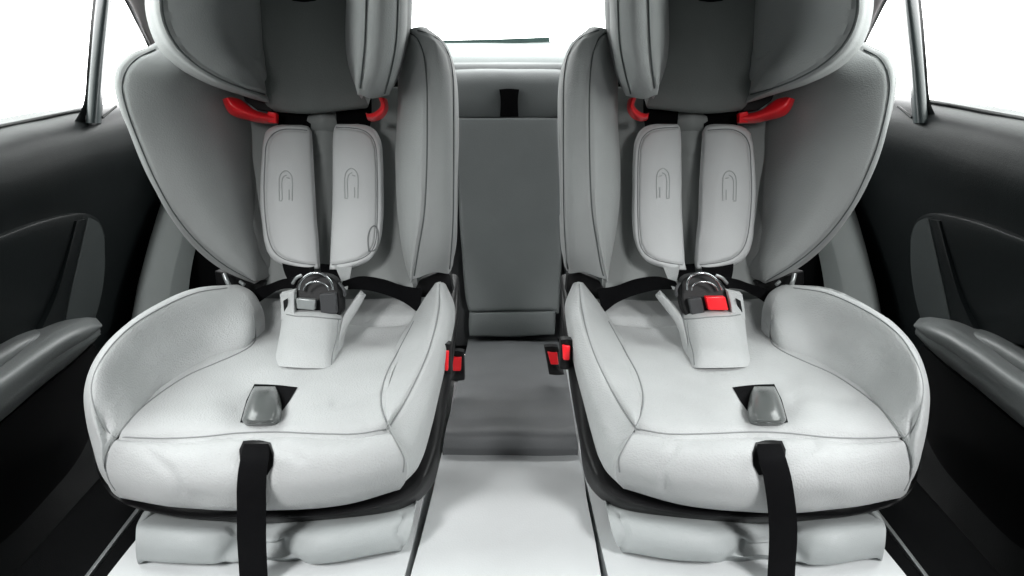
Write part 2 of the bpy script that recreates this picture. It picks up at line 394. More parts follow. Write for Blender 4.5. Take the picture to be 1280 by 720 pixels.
    # ---- base pad below the shell
    loft('base_pad', [
        [(190,634,.84),(300,644,.82),(420,640,.82),(520,624,.86)],
        [(176,645,.775),(240,651,.765),(300,656,.765),(330,657,.768),(400,652,.765),(518,632,.79)],
        [(169,662,.742),(240,666,.730),(295,670,.742),(330,672,.745),(400,668,.732),(517,648,.765)],
        [(169,682,.732),(240,687,.720),(290,691,.735),(330,694,.738),(400,687,.722),(512,670,.752)],
        [(172,699,.736),(240,704,.726),(300,705,.735),(400,701,.728),(505,688,.748)],
        [(182,706,.755),(240,711,.75),(320,713,.75),(400,710,.75),(500,699,.77)],
        [(192,712,.752),(240,718,.745),(320,720,.745),(400,719,.745),(500,708,.762)],
        [(198,722,.745),(240,730,.735),(320,733,.735),(400,732,.735),(502,724,.755)]],
        M['base'], root, n=90, mm=70, bulge=.003, pw=5, back=(0, .06, -.004), wob=.005, wscale=11,
        grooves=[([(180,704),(240,709),(320,711),(400,708),(500,697)], 3, .005), ([(280,700),(298,682),(296,660)], 8, .006), ([(372,706),(345,692),(338,668)], 8, .006), ([(503,640),(497,668),(505,690)], 3, .004)],
        dents=[(322,682,30,30,.020)])
    # ---- backrest centre panel
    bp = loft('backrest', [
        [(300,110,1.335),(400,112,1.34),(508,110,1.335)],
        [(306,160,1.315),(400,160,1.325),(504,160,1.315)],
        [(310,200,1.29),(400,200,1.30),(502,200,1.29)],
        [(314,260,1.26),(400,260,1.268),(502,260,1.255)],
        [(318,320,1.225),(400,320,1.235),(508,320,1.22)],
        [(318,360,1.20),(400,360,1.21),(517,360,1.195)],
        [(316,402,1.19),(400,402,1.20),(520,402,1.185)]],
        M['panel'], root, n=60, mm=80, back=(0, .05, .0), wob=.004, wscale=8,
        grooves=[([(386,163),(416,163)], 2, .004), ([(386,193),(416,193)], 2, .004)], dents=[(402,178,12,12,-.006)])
    ins = loft('harness_insert', [
        [(388,140,1.30),(402,136,1.295),(417,140,1.30)],
        [(384,150,1.285),(402,148,1.275),(420,150,1.285)],
        [(385,163,1.29),(402,162,1.28),(420,163,1.29)],
        [(386,192,1.285),(402,192,1.275),(419,192,1.285)],
        [(388,260,1.262),(402,260,1.252),(418,260,1.262)],
        [(392,335,1.225),(405,336,1.215),(420,336,1.225)]], M['panel'], root, n=20, mm=50, bulge=.003, back=(0, .02, 0), wob=.001,
        grooves=[([(384,164),(420,164)], 1.6, .003), ([(384,193),(420,193)], 1.6, .003)])
    loft('back_shell', [[(230,-95,1.37),(240,0,1.37),(270,90,1.37),(290,170,1.36)], [(380,-95,1.37),(380,0,1.37),(380,90,1.37),(380,170,1.36)], [(490,-95,1.37),(492,0,1.37),(500,60,1.37),(520,110,1.37),(520,170,1.36)]], M['shell'], root, n=30, mm=20, back=(0,.02,0), wob=0)
    # ---- shoulder gaps: black belts coming out above the pads
    for pts in ([(346,146,1.285),(390,146,1.285)], [(420,146,1.285),(464,146,1.285)]):
        a, b_ = pts[0][0], pts[1][0]
        loft('shoulder_strap', [[(a,120,1.31),(a,142,1.29),(a+2,158,1.278),(a+5,166,1.275)], [(b_,120,1.31),(b_,142,1.29),(b_-2,158,1.278),(b_-5,166,1.275)]],
             M['web'], root, n=20, mm=8, back=(0, .003, 0), wob=.0004)
    # ---- outer side wing
    ow = loft('outer_side_wing', [
        [(215,40,1.34),(190,56,1.31),(167,67,1.28),(152,84,1.255),(147.5,105,1.24),(153,135,1.22),(168,175,1.20),(188,222,1.18),(212,268,1.17),(240,306,1.168),(275,335,1.172),(318,355,1.185)],
        [(222,44,1.28),(194,62,1.25),(173,72,1.215),(158,88,1.188),(154,108,1.17),(160,138,1.15),(175,178,1.133),(195,224,1.12),(220,268,1.115),(249,303,1.12),(281,330,1.138),(318,352,1.165)],
        [(255,50,1.27),(236,70,1.24),(218,92,1.205),(206,112,1.185),(202,135,1.167),(207,163,1.152),(220,198,1.137),(236,235,1.128),(254,272,1.125),(276,304,1.132),(298,328,1.146),(319,350,1.17)],
        [(296,55,1.31),(284,80,1.29),(274,105,1.265),(268,128,1.245),(264,152,1.228),(267,180,1.212),(274,213,1.195),(283,248,1.182),(293,282,1.172),(304,308,1.168),(312,328,1.165),(320,349,1.172)],
        [(314,60,1.335),(312,90,1.335),(311,115,1.33),(310,140,1.32),(311,165,1.305),(313,195,1.29),(316,225,1.27),(318,255,1.25),(320,285,1.232),(321,310,1.205),(322,330,1.188),(322,350,1.176)]],
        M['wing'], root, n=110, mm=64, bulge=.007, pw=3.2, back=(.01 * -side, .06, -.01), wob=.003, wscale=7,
        grooves=[([(222,46),(194,62),(171,73),(157,89),(152,108),(159,139),(174,179),(194,225),(219,269),(248,304),(280,331),(318,353)], 2.0, .003)])
    piping('piping', [[(194,62),(171,73),(157,89),(152,108),(159,139),(174,179),(194,225),(219,269),(248,304),(280,331),(316,351)]], [ow], M['thread'], ow, r=.0011)
    # ---- inner side wing
    WS = [(508,40),(519,44),(528,62),(533,95),(534,150),(533,220),(530,270),(523,312),(517,350)]
    WO = [(522,38),(545,47),(560,66),(566,95),(567,150),(567,220),(566,280),(562,336)]
    iw = loft('inner_side_wing', [
        [(500,45,1.29),(498,80,1.27),(497,150,1.245),(494,200,1.225),(495,250,1.205),(500,290,1.19),(507,330,1.175),(514,354,1.165)],
        [(506,38,1.22),(509,75,1.18),(512,150,1.155),(510,200,1.14),(510,250,1.13),(511,290,1.13),(512,325,1.14),(515,354,1.15)],
        [(512,36,1.20),(529,64,1.145),(533,95,1.125),(534,150,1.11),(533,220,1.10),(530,270,1.10),(523,312,1.115),(517,350,1.14)],
        [(520,34,1.20),(542,54,1.155),(550,90,1.135),(552,150,1.12),(551,220,1.11),(549,270,1.11),(545,312,1.125),(538,342,1.15)],
        [(530,34,1.24),(555,55,1.195),(565,92,1.175),(567,150,1.16),(566.5,220,1.15),(566,270,1.15),(564,312,1.16),(558,342,1.18)],
        [(534,35,1.28),(559,57,1.235),(569,92,1.22),(571,150,1.205),(570,220,1.195),(569,270,1.195),(567,312,1.205),(561,342,1.215)]],
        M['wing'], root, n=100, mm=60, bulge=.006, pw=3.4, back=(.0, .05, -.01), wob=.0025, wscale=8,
        grooves=[(WS, 2.2, .004), (WO, 1.6, .002)])
    piping('piping', [WS, WO], [iw], M['thread'], iw, r=.0011)
    # ---- headrest
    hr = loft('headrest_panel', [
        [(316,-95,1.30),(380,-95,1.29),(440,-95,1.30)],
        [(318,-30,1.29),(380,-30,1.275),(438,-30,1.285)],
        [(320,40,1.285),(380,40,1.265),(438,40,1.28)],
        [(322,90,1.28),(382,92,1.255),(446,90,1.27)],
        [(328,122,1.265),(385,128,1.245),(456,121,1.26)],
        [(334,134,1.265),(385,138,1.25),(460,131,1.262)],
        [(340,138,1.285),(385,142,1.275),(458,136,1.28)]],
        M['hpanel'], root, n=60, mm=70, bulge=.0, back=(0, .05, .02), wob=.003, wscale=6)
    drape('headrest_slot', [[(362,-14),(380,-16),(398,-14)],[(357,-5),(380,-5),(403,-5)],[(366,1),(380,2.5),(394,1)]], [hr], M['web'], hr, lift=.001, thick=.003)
    HP = [(204,-60),(203,-20),(205,22),(219,54),(243,79),(272,97),(303,110),(331,118)]
    hl = loft('headrest_wing', [
        [(186,-95,1.23),(181,-20,1.21),(183,20,1.20),(197,58,1.19),(222,84,1.195),(260,105,1.205),(300,118,1.22),(337,129,1.268)],
        [(192,-95,1.16),(188,-20,1.13),(190,20,1.125),(204,56,1.125),(229,81,1.135),(264,102,1.155),(301,115,1.19),(337,128,1.267)],
        [(206,-95,1.11),(203,-20,1.085),(205,22,1.08),(219,54,1.085),(243,79,1.10),(272,97,1.125),(303,110,1.175),(336,126,1.266)],
        [(236,-95,1.13),(235,-20,1.11),(237,20,1.108),(249,46,1.112),(270,68,1.125),(294,86,1.148),(314,101,1.20),(335,123,1.266)],
        [(285,-95,1.20),(284,-20,1.19),(286,20,1.188),(291,42,1.19),(300,62,1.195),(312,80,1.205),(322,97,1.235),(334,120,1.266)],
        [(322,-95,1.28),(322,-20,1.275),(324,20,1.272),(325,42,1.27),(326,62,1.268),(327,80,1.266),(329,97,1.266),(334,118,1.268)]],
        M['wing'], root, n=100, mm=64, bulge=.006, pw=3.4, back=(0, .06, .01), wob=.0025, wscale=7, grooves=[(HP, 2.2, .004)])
    piping('piping', [HP], [hl], M['thread'], hl, r=.0012)
    G1 = [(459,-60),(458,-10),(456,50),(453,85),(450,110)]
    G2 = [(499,-60),(498,-10),(495,55),(488,92),(481,117)]
    hi = loft('headrest_wing', [
        [(436,-95,1.28),(433,-10,1.27),(431.5,50,1.262),(435,80,1.255),(443,105,1.25),(452,124,1.245)],
        [(443,-95,1.17),(440,-10,1.155),(439,50,1.153),(441,80,1.158),(446,103,1.175),(450,121,1.20)],
        [(460,-95,1.105),(458,-10,1.085),(456,50,1.083),(453,85,1.093),(450,107,1.113),(451,119,1.15)],
        [(480,-95,1.09),(478,-10,1.07),(476,52,1.07),(471,88,1.083),(466,110,1.11),(464,123,1.155)],
        [(500,-95,1.11),(498,-10,1.09),(495,55,1.09),(488,92,1.102),(483,110,1.125),(480,120,1.165)],
        [(511,-95,1.18),(510,-10,1.165),(508,50,1.165),(500,85,1.17),(491,108,1.175),(484,119,1.19)]],
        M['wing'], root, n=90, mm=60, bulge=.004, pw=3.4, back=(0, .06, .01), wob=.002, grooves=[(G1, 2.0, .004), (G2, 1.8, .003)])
    piping('piping', [G1, G2], [hi], M['thread'], hi, r=.0012)
    # ---- red belt guides
    g1 = loft('belt_guide', [
        [(278,124,1.235),(281,133,1.232),(288,143,1.232),(304,148,1.24),(322,152,1.25),(344,153,1.26)],
        [(284,122,1.222),(290,131,1.220),(300,138,1.222),(312,142,1.23),(326,146,1.242),(344,147,1.255)],
        [(289,121,1.24),(300,124,1.24),(309,131,1.24),(318,137,1.245),(330,141,1.255),(345,143,1.27)]],
        M['red'], root, n=40, mm=16, bulge=.005, pw=2.4, back=(0, .012, -.004), wob=0)
    plate('belt_guide_hook', [(334,139),(345,141),(345,154),(334,153)], 1.25, .016, M['red'], g1, bev=.002)
    plate('belt_guide_bracket', [(300,112),(335,128),(342,140),(322,138),(306,126)], 1.262, .02, M['shell'], g1, bev=.002)
    g2 = loft('belt_guide', [
        [(473,122,1.215),(476,131,1.21),(471,138,1.22),(462,142,1.235),(457,141,1.25)],
        [(478,122,1.205),(480,133,1.20),(475,141,1.21),(464,146,1.225),(458,145,1.24)],
        [(483,123,1.22),(484,134,1.215),(479,144,1.22),(467,150,1.235),(459,149,1.25)]],
        M['red'], root, n=30, mm=12, bulge=.004, pw=2.4, back=(0, .012, -.004), wob=0)
    # ---- harness pads
    def pad(rows, yf, emblem, outer, ring=None, extra=0):
        left = []; 
        curves = [[(a, v, yf(v)), (a + (b_ - a) * .33, v - .0, yf(v) - .006), (a + (b_ - a) * .67, v, yf(v) - .006), (b_, v, yf(v))] for v, a, b_ in rows]
        p = loft('harness_pad', curves, M['padf'], root, n=50, mm=80, bulge=.014, pw=2.6, both=True, back=(0, .012, 0), wob=.002, wscale=12,
                 grooves=[(outer, 1.8, .0035)])
        piping('pad_piping', [outer], [p], M['seam'], p, r=.0009)
        ex, ey = emblem
        ar = [(ex - 8, ey + 20), (ex - 8, ey - 8), (ex - 6, ey - 14), (ex, ey - 18), (ex + 6, ey - 14), (ex + 8, ey - 8), (ex + 8, ey + 20)]
        piping('embossed_emblem', [ar, [(ex - 4.5, ey + 19), (ex - 4.5, ey - 6), (ex - 2, ey - 11), (ex + 1, ey - 12)], [(ex + 4, ey + 19), (ex + 4, ey + 6)], [(ex - 8, ey + 20), (ex - 4.5, ey + 20)], [(ex + 1, ey - 9), (ex + 5, ey - 8)]], [p], M['lthread'], p, r=.0009, n=40)
        if ring:
            rx, ry = ring
            piping('grey_loop', [[(rx - 6, ry + 16), (rx - 7, ry), (rx - 4, ry - 12), (rx + 1, ry - 16), (rx + 5, ry - 10), (rx + 5, ry + 6), (rx + 1, ry + 15), (rx - 6, ry + 16)]], [p], M['seam'], p, r=.0013)
        return p
    yL = lambda v: float(np.interp(v, [155, 200, 260, 338], [1.262, 1.235, 1.21, 1.165]))
    pad([(157,350,374),(159,340,383),(164,333,387),(175,329,388.5),(200,326,390),(240,325,392),(280,327,394),(303,330,396),(318,336,397),(327,345,397.5),(333,360,398),(336,378,398)], yL,
        (357, 231), [(384,163),(370,161.5),(352,162),(340,168),(333,180),(331,205),(330,240),(332,275),(336,300),(343,315),(355,324),(375,329),(394,331)])
    pad([(156,420,446),(158,418,457),(163,417,466),(174,416,473),(200,416,477),(240,416,478),(280,415,477.5),(303,414,475),(318,413,469),(327,412.5,461),(333,412,448),(337,412,430)], yL,
        (439, 228), [(420,159),(440,160),(455,163),(465,171),(470,185),(471.5,215),(472,250),(471,285),(469,305),(462,317),(448,325),(430,329),(415,331)], ring=(467, 298) if L else None)
    # ---- crotch pad and buckle
    cp = loft('crotch_pad', [
        [(353,390,1.05),(352,400,1.04),(350,415,1.02),(347,435,.985),(343,457,.945)],
        [(368,393,1.025),(367,403,1.015),(364,418,.995),(361,438,.96),(358,459,.93)],
        [(392,395,1.015),(392,405,1.005),(391,420,.985),(390,439,.95),(389,460,.925)],
        [(412,397,1.02),(412,407,1.01),(411,421,.99),(409,439,.955),(408,460,.928)],
        [(428,399,1.04),(427,409,1.03),(425,425,1.01),(422,441,.975),(419,458,.94)]],
        fab, root, n=50, mm=44, bulge=.012, pw=2.6, back=(0, .035, -.005), wob=.002, wscale=14)
    piping('pad_piping', [[(358,393),(370,395),(392,396),(412,398),(426,399)], [(423,400),(420,425),(416,440),(414,456)]], [cp], M['seam'], cp, r=.0009)
    loft('crotch_flap', [[(449,366,1.07),(440,378,1.06),(429,396,1.04),(425,412,1.02),(418,448,.965)], [(456,372,1.075),(449,385,1.065),(438,402,1.045),(430,420,1.02),(422,454,.965)]],
         fab, cp, n=30, mm=12, bulge=.006, pw=2.4, back=(0, .012, 0), wob=.001)
    loft('crotch_flap', [[(350,368,1.05),(351,382,1.045),(351,400,1.035)], [(368,364,1.04),(368,380,1.032),(368,397,1.02)]],
         fab, cp, n=24, mm=12, bulge=.004, pw=2.4, back=(0, .012, 0), wob=.0)
    plate('flap_eyelet', [(354,376),(359,373),(360,393),(355,390)], 1.034, .003, M['shell'], cp, bev=0)
    bk = plate('buckle', [(372,352),(380,345),(405,344),(418,350),(425,366),(427,384),(424,396),(372,395),(367,382),(367,364)], lambda u, v: 1.060 - (v - 344) * .0004, .03, M['shell'], root, bev=.004, smooth_n=28)
    ringp = [S(394 + 21 * math.cos(a) + 1, 362 - 21 * math.sin(a), 1.035) for a in np.linspace(.0, math.pi, 24)]
    tube('buckle_ring', ringp, .0019, M['chrome'], bk, raw=True)
    ringp = [S(395 + 16 * math.cos(a), 364 - 12 * math.sin(a), 1.03) for a in np.linspace(.1, math.pi - .1, 20)]
    tube('buckle_ring', ringp, .0012, M['chrome'], bk, raw=True)
    if L:
        plate('release_button', [(370,373),(394,375),(393,388),(371,386)], 1.028, .012, M['silver'], bk, bev=.0015)
        plate('buckle_tongue', [(399,368),(419,366),(421,392),(401,393)], 1.030, .012, M['webg'], bk, bev=.002)
    else:
        plate('release_button', [(372,371),(396,371),(396,388),(372,388)], 1.025, .014, M['red'], bk, bev=.002)
        plate('buckle_tongue', [(401,372),(417,374),(417,394),(401,392)], 1.030, .012, M['webg'], bk, bev=.002)
    tube('release_lever', [S(366,354,1.06), S(371,347,1.05), S(377,344,1.05)], .0025, M['silver'], bk, n=10)
    tube('release_lever', [S(424,354,1.06), S(430,362,1.05), S(431,370,1.05)], .0025, M['webg'], bk, n=10)
    # light strap tail below the inner pad, black straps below the pads
    loft('pad_tail', [[(418,331,1.16),(424,345,1.13),(432,362,1.10)], [(440,331,1.16),(437,348,1.13),(434,362,1.10)]], fab, root, n=16, mm=8, back=(0, .003, 0), wob=0)
    loft('harness_strap', [[(352,326,1.17),(356,342,1.13),(366,362,1.10)], [(392,330,1.17),(392,342,1.13),(390,360,1.10)]], M['web'], root, n=20, mm=8, back=(0, .003, 0), wob=.0005)
    loft('harness_strap', [[(400,330,1.185),(402,345,1.15),(405,362,1.12)], [(440,333,1.17),(428,346,1.14),(420,362,1.11)]], M['web'], root, n=20, mm=8, back=(0, .003, 0), wob=.0005)
    # hip straps
    loft('hip_strap', [[(428,352,1.11),(450,346,1.13),(480,350,1.145),(505,358,1.15),(528,362,1.15)], [(426,362,1.10),(450,362,1.115),(480,368,1.125),(505,378,1.13),(524,392,1.13)]], M['web'], root, n=40, mm=10, back=(0, .003, 0), wob=.0015, wscale=20)
    loft('hip_strap', [[(372,346,1.10),(352,350,1.13),(335,356,1.15),(318,362,1.16)], [(368,360,1.10),(350,362,1.12),(335,370,1.14),(319,382,1.145)]], M['web'], root, n=30, mm=10, back=(0, .003, 0), wob=.0015, wscale=20)
    plate('hip_bracket', [(268,338),(330,352),(322,384),(300,372),(286,358),(270,356)], 1.19, .03, M['shell'], root, bev=.003)
    tube('hip_pin', [S(280,342,1.165), S(284,352,1.16), S(288,360,1.16)], .004, M['silver'], root, n=8)
    tube('hip_pin', [S(300,352,1.16), S(305,356,1.155)], .003, M['silver'], root, n=6)
    plate('hip_bracket', [(524,350),(548,340),(562,342),(566,366),(548,362),(532,376),(520,392),(514,372)], 1.19, .04, M['shell'], root, bev=.003)
    return root
cs1 = child_seat(-1)
cs2 = child_seat(1)
SIDE = -1

# ================================================================ REAR BENCH
def yb(v):
    r = (lambda d: d[2] / d[1])(ray(0, v)); return (.70 + 1.56 * 1.903) / (1.903 - r)
bench = thing('rear_bench', 'grey leather rear bench of the car, carrying both child seats', 'bench seat', (0, 1.1, .5))
pn = dict(side=False)
def rows(vs, us, dy=0.0, mid=0.0):
    return [[(a, v, yb(v) + dy), ((a + b) / 2, v, yb(v) + dy - mid), (b, v, yb(v) + dy)] for v, (a, b) in zip(vs, us)]
# centre backrest: upper roll, arm rest panel, lower flap
up = loft('backrest_bolster', [[(556,86,1.93),(633,85,1.93),(712,86,1.93)], [(556,92,1.875),(633,91,1.87),(712,92,1.875)], [(556,104,1.85),(633,104,1.843),(712,104,1.85)], [(556,122,1.835),(633,122,1.83),(712,122,1.835)], [(556,146,1.83),(633,146,1.83),(712,146,1.83)]],
    M['benchback'], bench, tf=P, n=60, mm=40, back=(0, .08, -.02), wob=.002, side=False, dents=[(636,118,14,20,.004)])
loft('belt_outlet', [[(624,112,1.826),(636,111,1.824),(649,112,1.826)], [(625,118,1.823),(636,117,1.821),(648,118,1.823)], [(625,146,1.818),(636,146,1.816),(648,146,1.818)]], M['web'], up, tf=P, n=12, mm=14, back=(0,.01,0), wob=0, side=False)
arm = loft('fold_down_armrest', rows([147,160,200,250,300,350,380,392], [(570,699),(570,700),(571,701),(573,702),(576,702),(580,701),(584,699),(587,698)], .0, .006),
    M['benchback'], bench, tf=P, n=50, mm=60, bulge=.012, pw=8, both=True, back=(0, .05, -.02), wob=.002, side=False, grooves=[([(587,391),(640,390),(694,389)], 2, .006)])
fl = loft('armrest_pull', [[(587,391,1.583),(640,390,1.578),(694,389,1.583)], [(586,405,1.572),(640,405,1.566),(694,404,1.572)], [(587,420,1.563),(640,421,1.558),(693,418,1.563)]], M['benchback'], arm, tf=P, n=40, mm=20, bulge=.006, pw=6, both=True, back=(0, .03, 0), wob=.001, side=False)
piping('seam', [[(586,420),(586,392),(640,390.5),(695,390),(693,416)]], [fl, arm, up], M['thread'], arm, r=.0016, side=False)
loft('backrest_base', rows([88,200,300,380,432], [(560,706),(562,708),(562,709),(566,710),(570,708)], .035), M['webg'], bench, tf=P, n=20, mm=20, back=(0, .05, 0), wob=0, side=False)
# outer backrests (behind the child seats)
for sg in (-1, 1):
    def W(x, z, d): 
        zz = z; return (sg * x, 1.56 + (zz + .70) / 1.903 + d, zz + CAMH)
    tfw = lambda x, z, d: W(x, z, d)
    loft('outer_backrest', [[(.66,-.10,.03),(.4,-.08,.0),(.14,-.10,.03)], [(.665,-.2,.0),(.4,-.2,-.02),(.14,-.2,.0)], [(.67,-.45,0),(.4,-.45,-.03),(.14,-.45,0)], [(.66,-.70,0),(.4,-.70,-.02),(.14,-.70,0)]],
        M['doortrim'], bench, tf=tfw, n=40, mm=40, bulge=.01, both=True, pw=6, back=(0, .12, -.03), wob=.003, side=False)
    if sg > 0:
        ob_ = [o for o in bpy.data.objects if o.name.startswith('outer_backrest')][-1]
        piping('trim_tag', [[(1051,342),(1058,343),(1059,352),(1053,353),(1051,342)]], [ob_], M['silver'], ob_, r=.0012, side=False, n=30)
    tb_ = loft('side_bolster', [[(.745,-.20,.0),(.775,-.36,-.13),(.785,-.50,-.20),(.79,-.66,-.24)], [(.725,-.20,-.03),(.75,-.36,-.17),(.76,-.50,-.25),(.76,-.66,-.29)], [(.695,-.20,.02),(.71,-.36,-.10),(.72,-.50,-.18),(.72,-.66,-.22)]],
        M['belt'], bench, tf=tfw, n=50, mm=24, bulge=.006, back=(0, .1, 0), wob=.002, side=False)
# cushions
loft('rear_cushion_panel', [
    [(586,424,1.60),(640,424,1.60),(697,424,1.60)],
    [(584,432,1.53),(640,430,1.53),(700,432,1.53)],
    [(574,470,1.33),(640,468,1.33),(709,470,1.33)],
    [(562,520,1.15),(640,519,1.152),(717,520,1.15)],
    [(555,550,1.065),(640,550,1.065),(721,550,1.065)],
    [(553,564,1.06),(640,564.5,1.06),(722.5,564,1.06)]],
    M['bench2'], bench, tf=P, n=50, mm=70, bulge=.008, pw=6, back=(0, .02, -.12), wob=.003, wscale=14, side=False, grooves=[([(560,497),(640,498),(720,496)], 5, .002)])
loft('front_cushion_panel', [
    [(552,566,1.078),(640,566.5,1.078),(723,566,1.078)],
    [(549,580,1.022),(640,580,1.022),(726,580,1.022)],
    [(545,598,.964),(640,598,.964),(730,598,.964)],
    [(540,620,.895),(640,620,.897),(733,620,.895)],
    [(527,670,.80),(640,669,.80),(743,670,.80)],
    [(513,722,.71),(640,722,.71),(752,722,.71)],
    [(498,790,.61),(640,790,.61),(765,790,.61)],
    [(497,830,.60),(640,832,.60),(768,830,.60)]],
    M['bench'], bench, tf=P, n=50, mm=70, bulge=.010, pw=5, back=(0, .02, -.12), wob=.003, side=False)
for sg in (-1, 1):
    tfx = lambda x, y, z: (sg * x, y, z + CAMH)
    oc = loft('outer_cushion', [
        [(.50,1.52,-.70),(.3,1.52,-.70),(.124,1.52,-.70)],
        [(.50,1.2,-.685),(.3,1.2,-.69),(.122,1.2,-.685)],
        [(.50,.95,-.665),(.3,.95,-.675),(.123,.95,-.665)],
        [(.50,.78,-.652),(.3,.78,-.662),(.126,.78,-.652)],
        [(.50,.66,-.648),(.3,.66,-.652),(.129,.66,-.648)],
        [(.50,.55,-.66),(.3,.54,-.66),(.131,.55,-.66)],
        [(.50,.50,-.72),(.3,.49,-.72),(.131,.50,-.72)]], M['bench'], bench, tf=tfx, n=50, mm=50, bulge=.006, pw=8, back=(0, .05, -.10), wob=.003, side=False)
    wbox((min(sg*.135, sg*.52), .56, .30), (max(sg*.135, sg*.52), 1.55, .535), M['doorblk'], 'cushion_base', bench, bev=.01)
wbox((-.10, .66, .30), (.10, 1.6, .50), M['doorblk'], 'centre_base', bench, bev=.01)

# ---------------------------------------------------------------- belt buckles between the seats
def belt_buckle(u, v, y, label, tilt, w=13, h=17, metal=False):
    o = thing('seat_belt_buckle', label, 'belt buckle', P(u, v + 40, y + .02), 'red belt buckles beside the centre cushion')
    f = lambda a, b, c: P(u + a + tilt * b / 20, v + b, y + c)
    loft('buckle_body', [[f(-w*.62-2, 20, .03), f(-w*.6-2, 10, .01), f(-w*.6-1.5, -h*.62-4, 0)], [f(0, 21, .026), f(0, 10, 0), f(0, -h*.62-5, -.008)], [f(w*.62+2, 20, .03), f(w*.6+2, 10, .01), f(w*.6+1.5, -h*.62-4, 0)]],
         M['shell'], o, tf=lambda *a: a, n=30, mm=16, bulge=.003, back=(0, .025, -.006), wob=0, side=False)
    b = plate('release_button', [(-w/2, -h/2), (w/2, -h/2+1), (w/2-1, h/2), (-w/2+1, h/2)], -.012, .014, M['red'], o, bev=.002, tf=lambda a, b_, c: f(a, b_, c))
    return o
belt_buckle(571, 455, 1.20, 'red topped belt buckle nearest the left edge of the centre cushion', 0, 12, 18)
belt_buckle(558, 451, .975, 'thin red topped belt buckle tight against the left child seat', 0, 6, 26)
belt_buckle(692, 448, 1.24, 'tilted red topped belt buckle standing on the right rim of the centre cushion', 4, 12, 16)
belt_buckle(708, 441, .99, 'upright red topped belt buckle tight against the right child seat', 0, 10, 19)
cl = thing('belt_tongue', 'thin bright metal tongue upright beside the right red buckles', 'belt tongue', P(717, 458, .985))
plate('metal_blade', [(715.5,434),(718.5,434),(720.5,458),(718,459)], .985, .003, M['chrome'], cl, bev=.0005, tf=P)

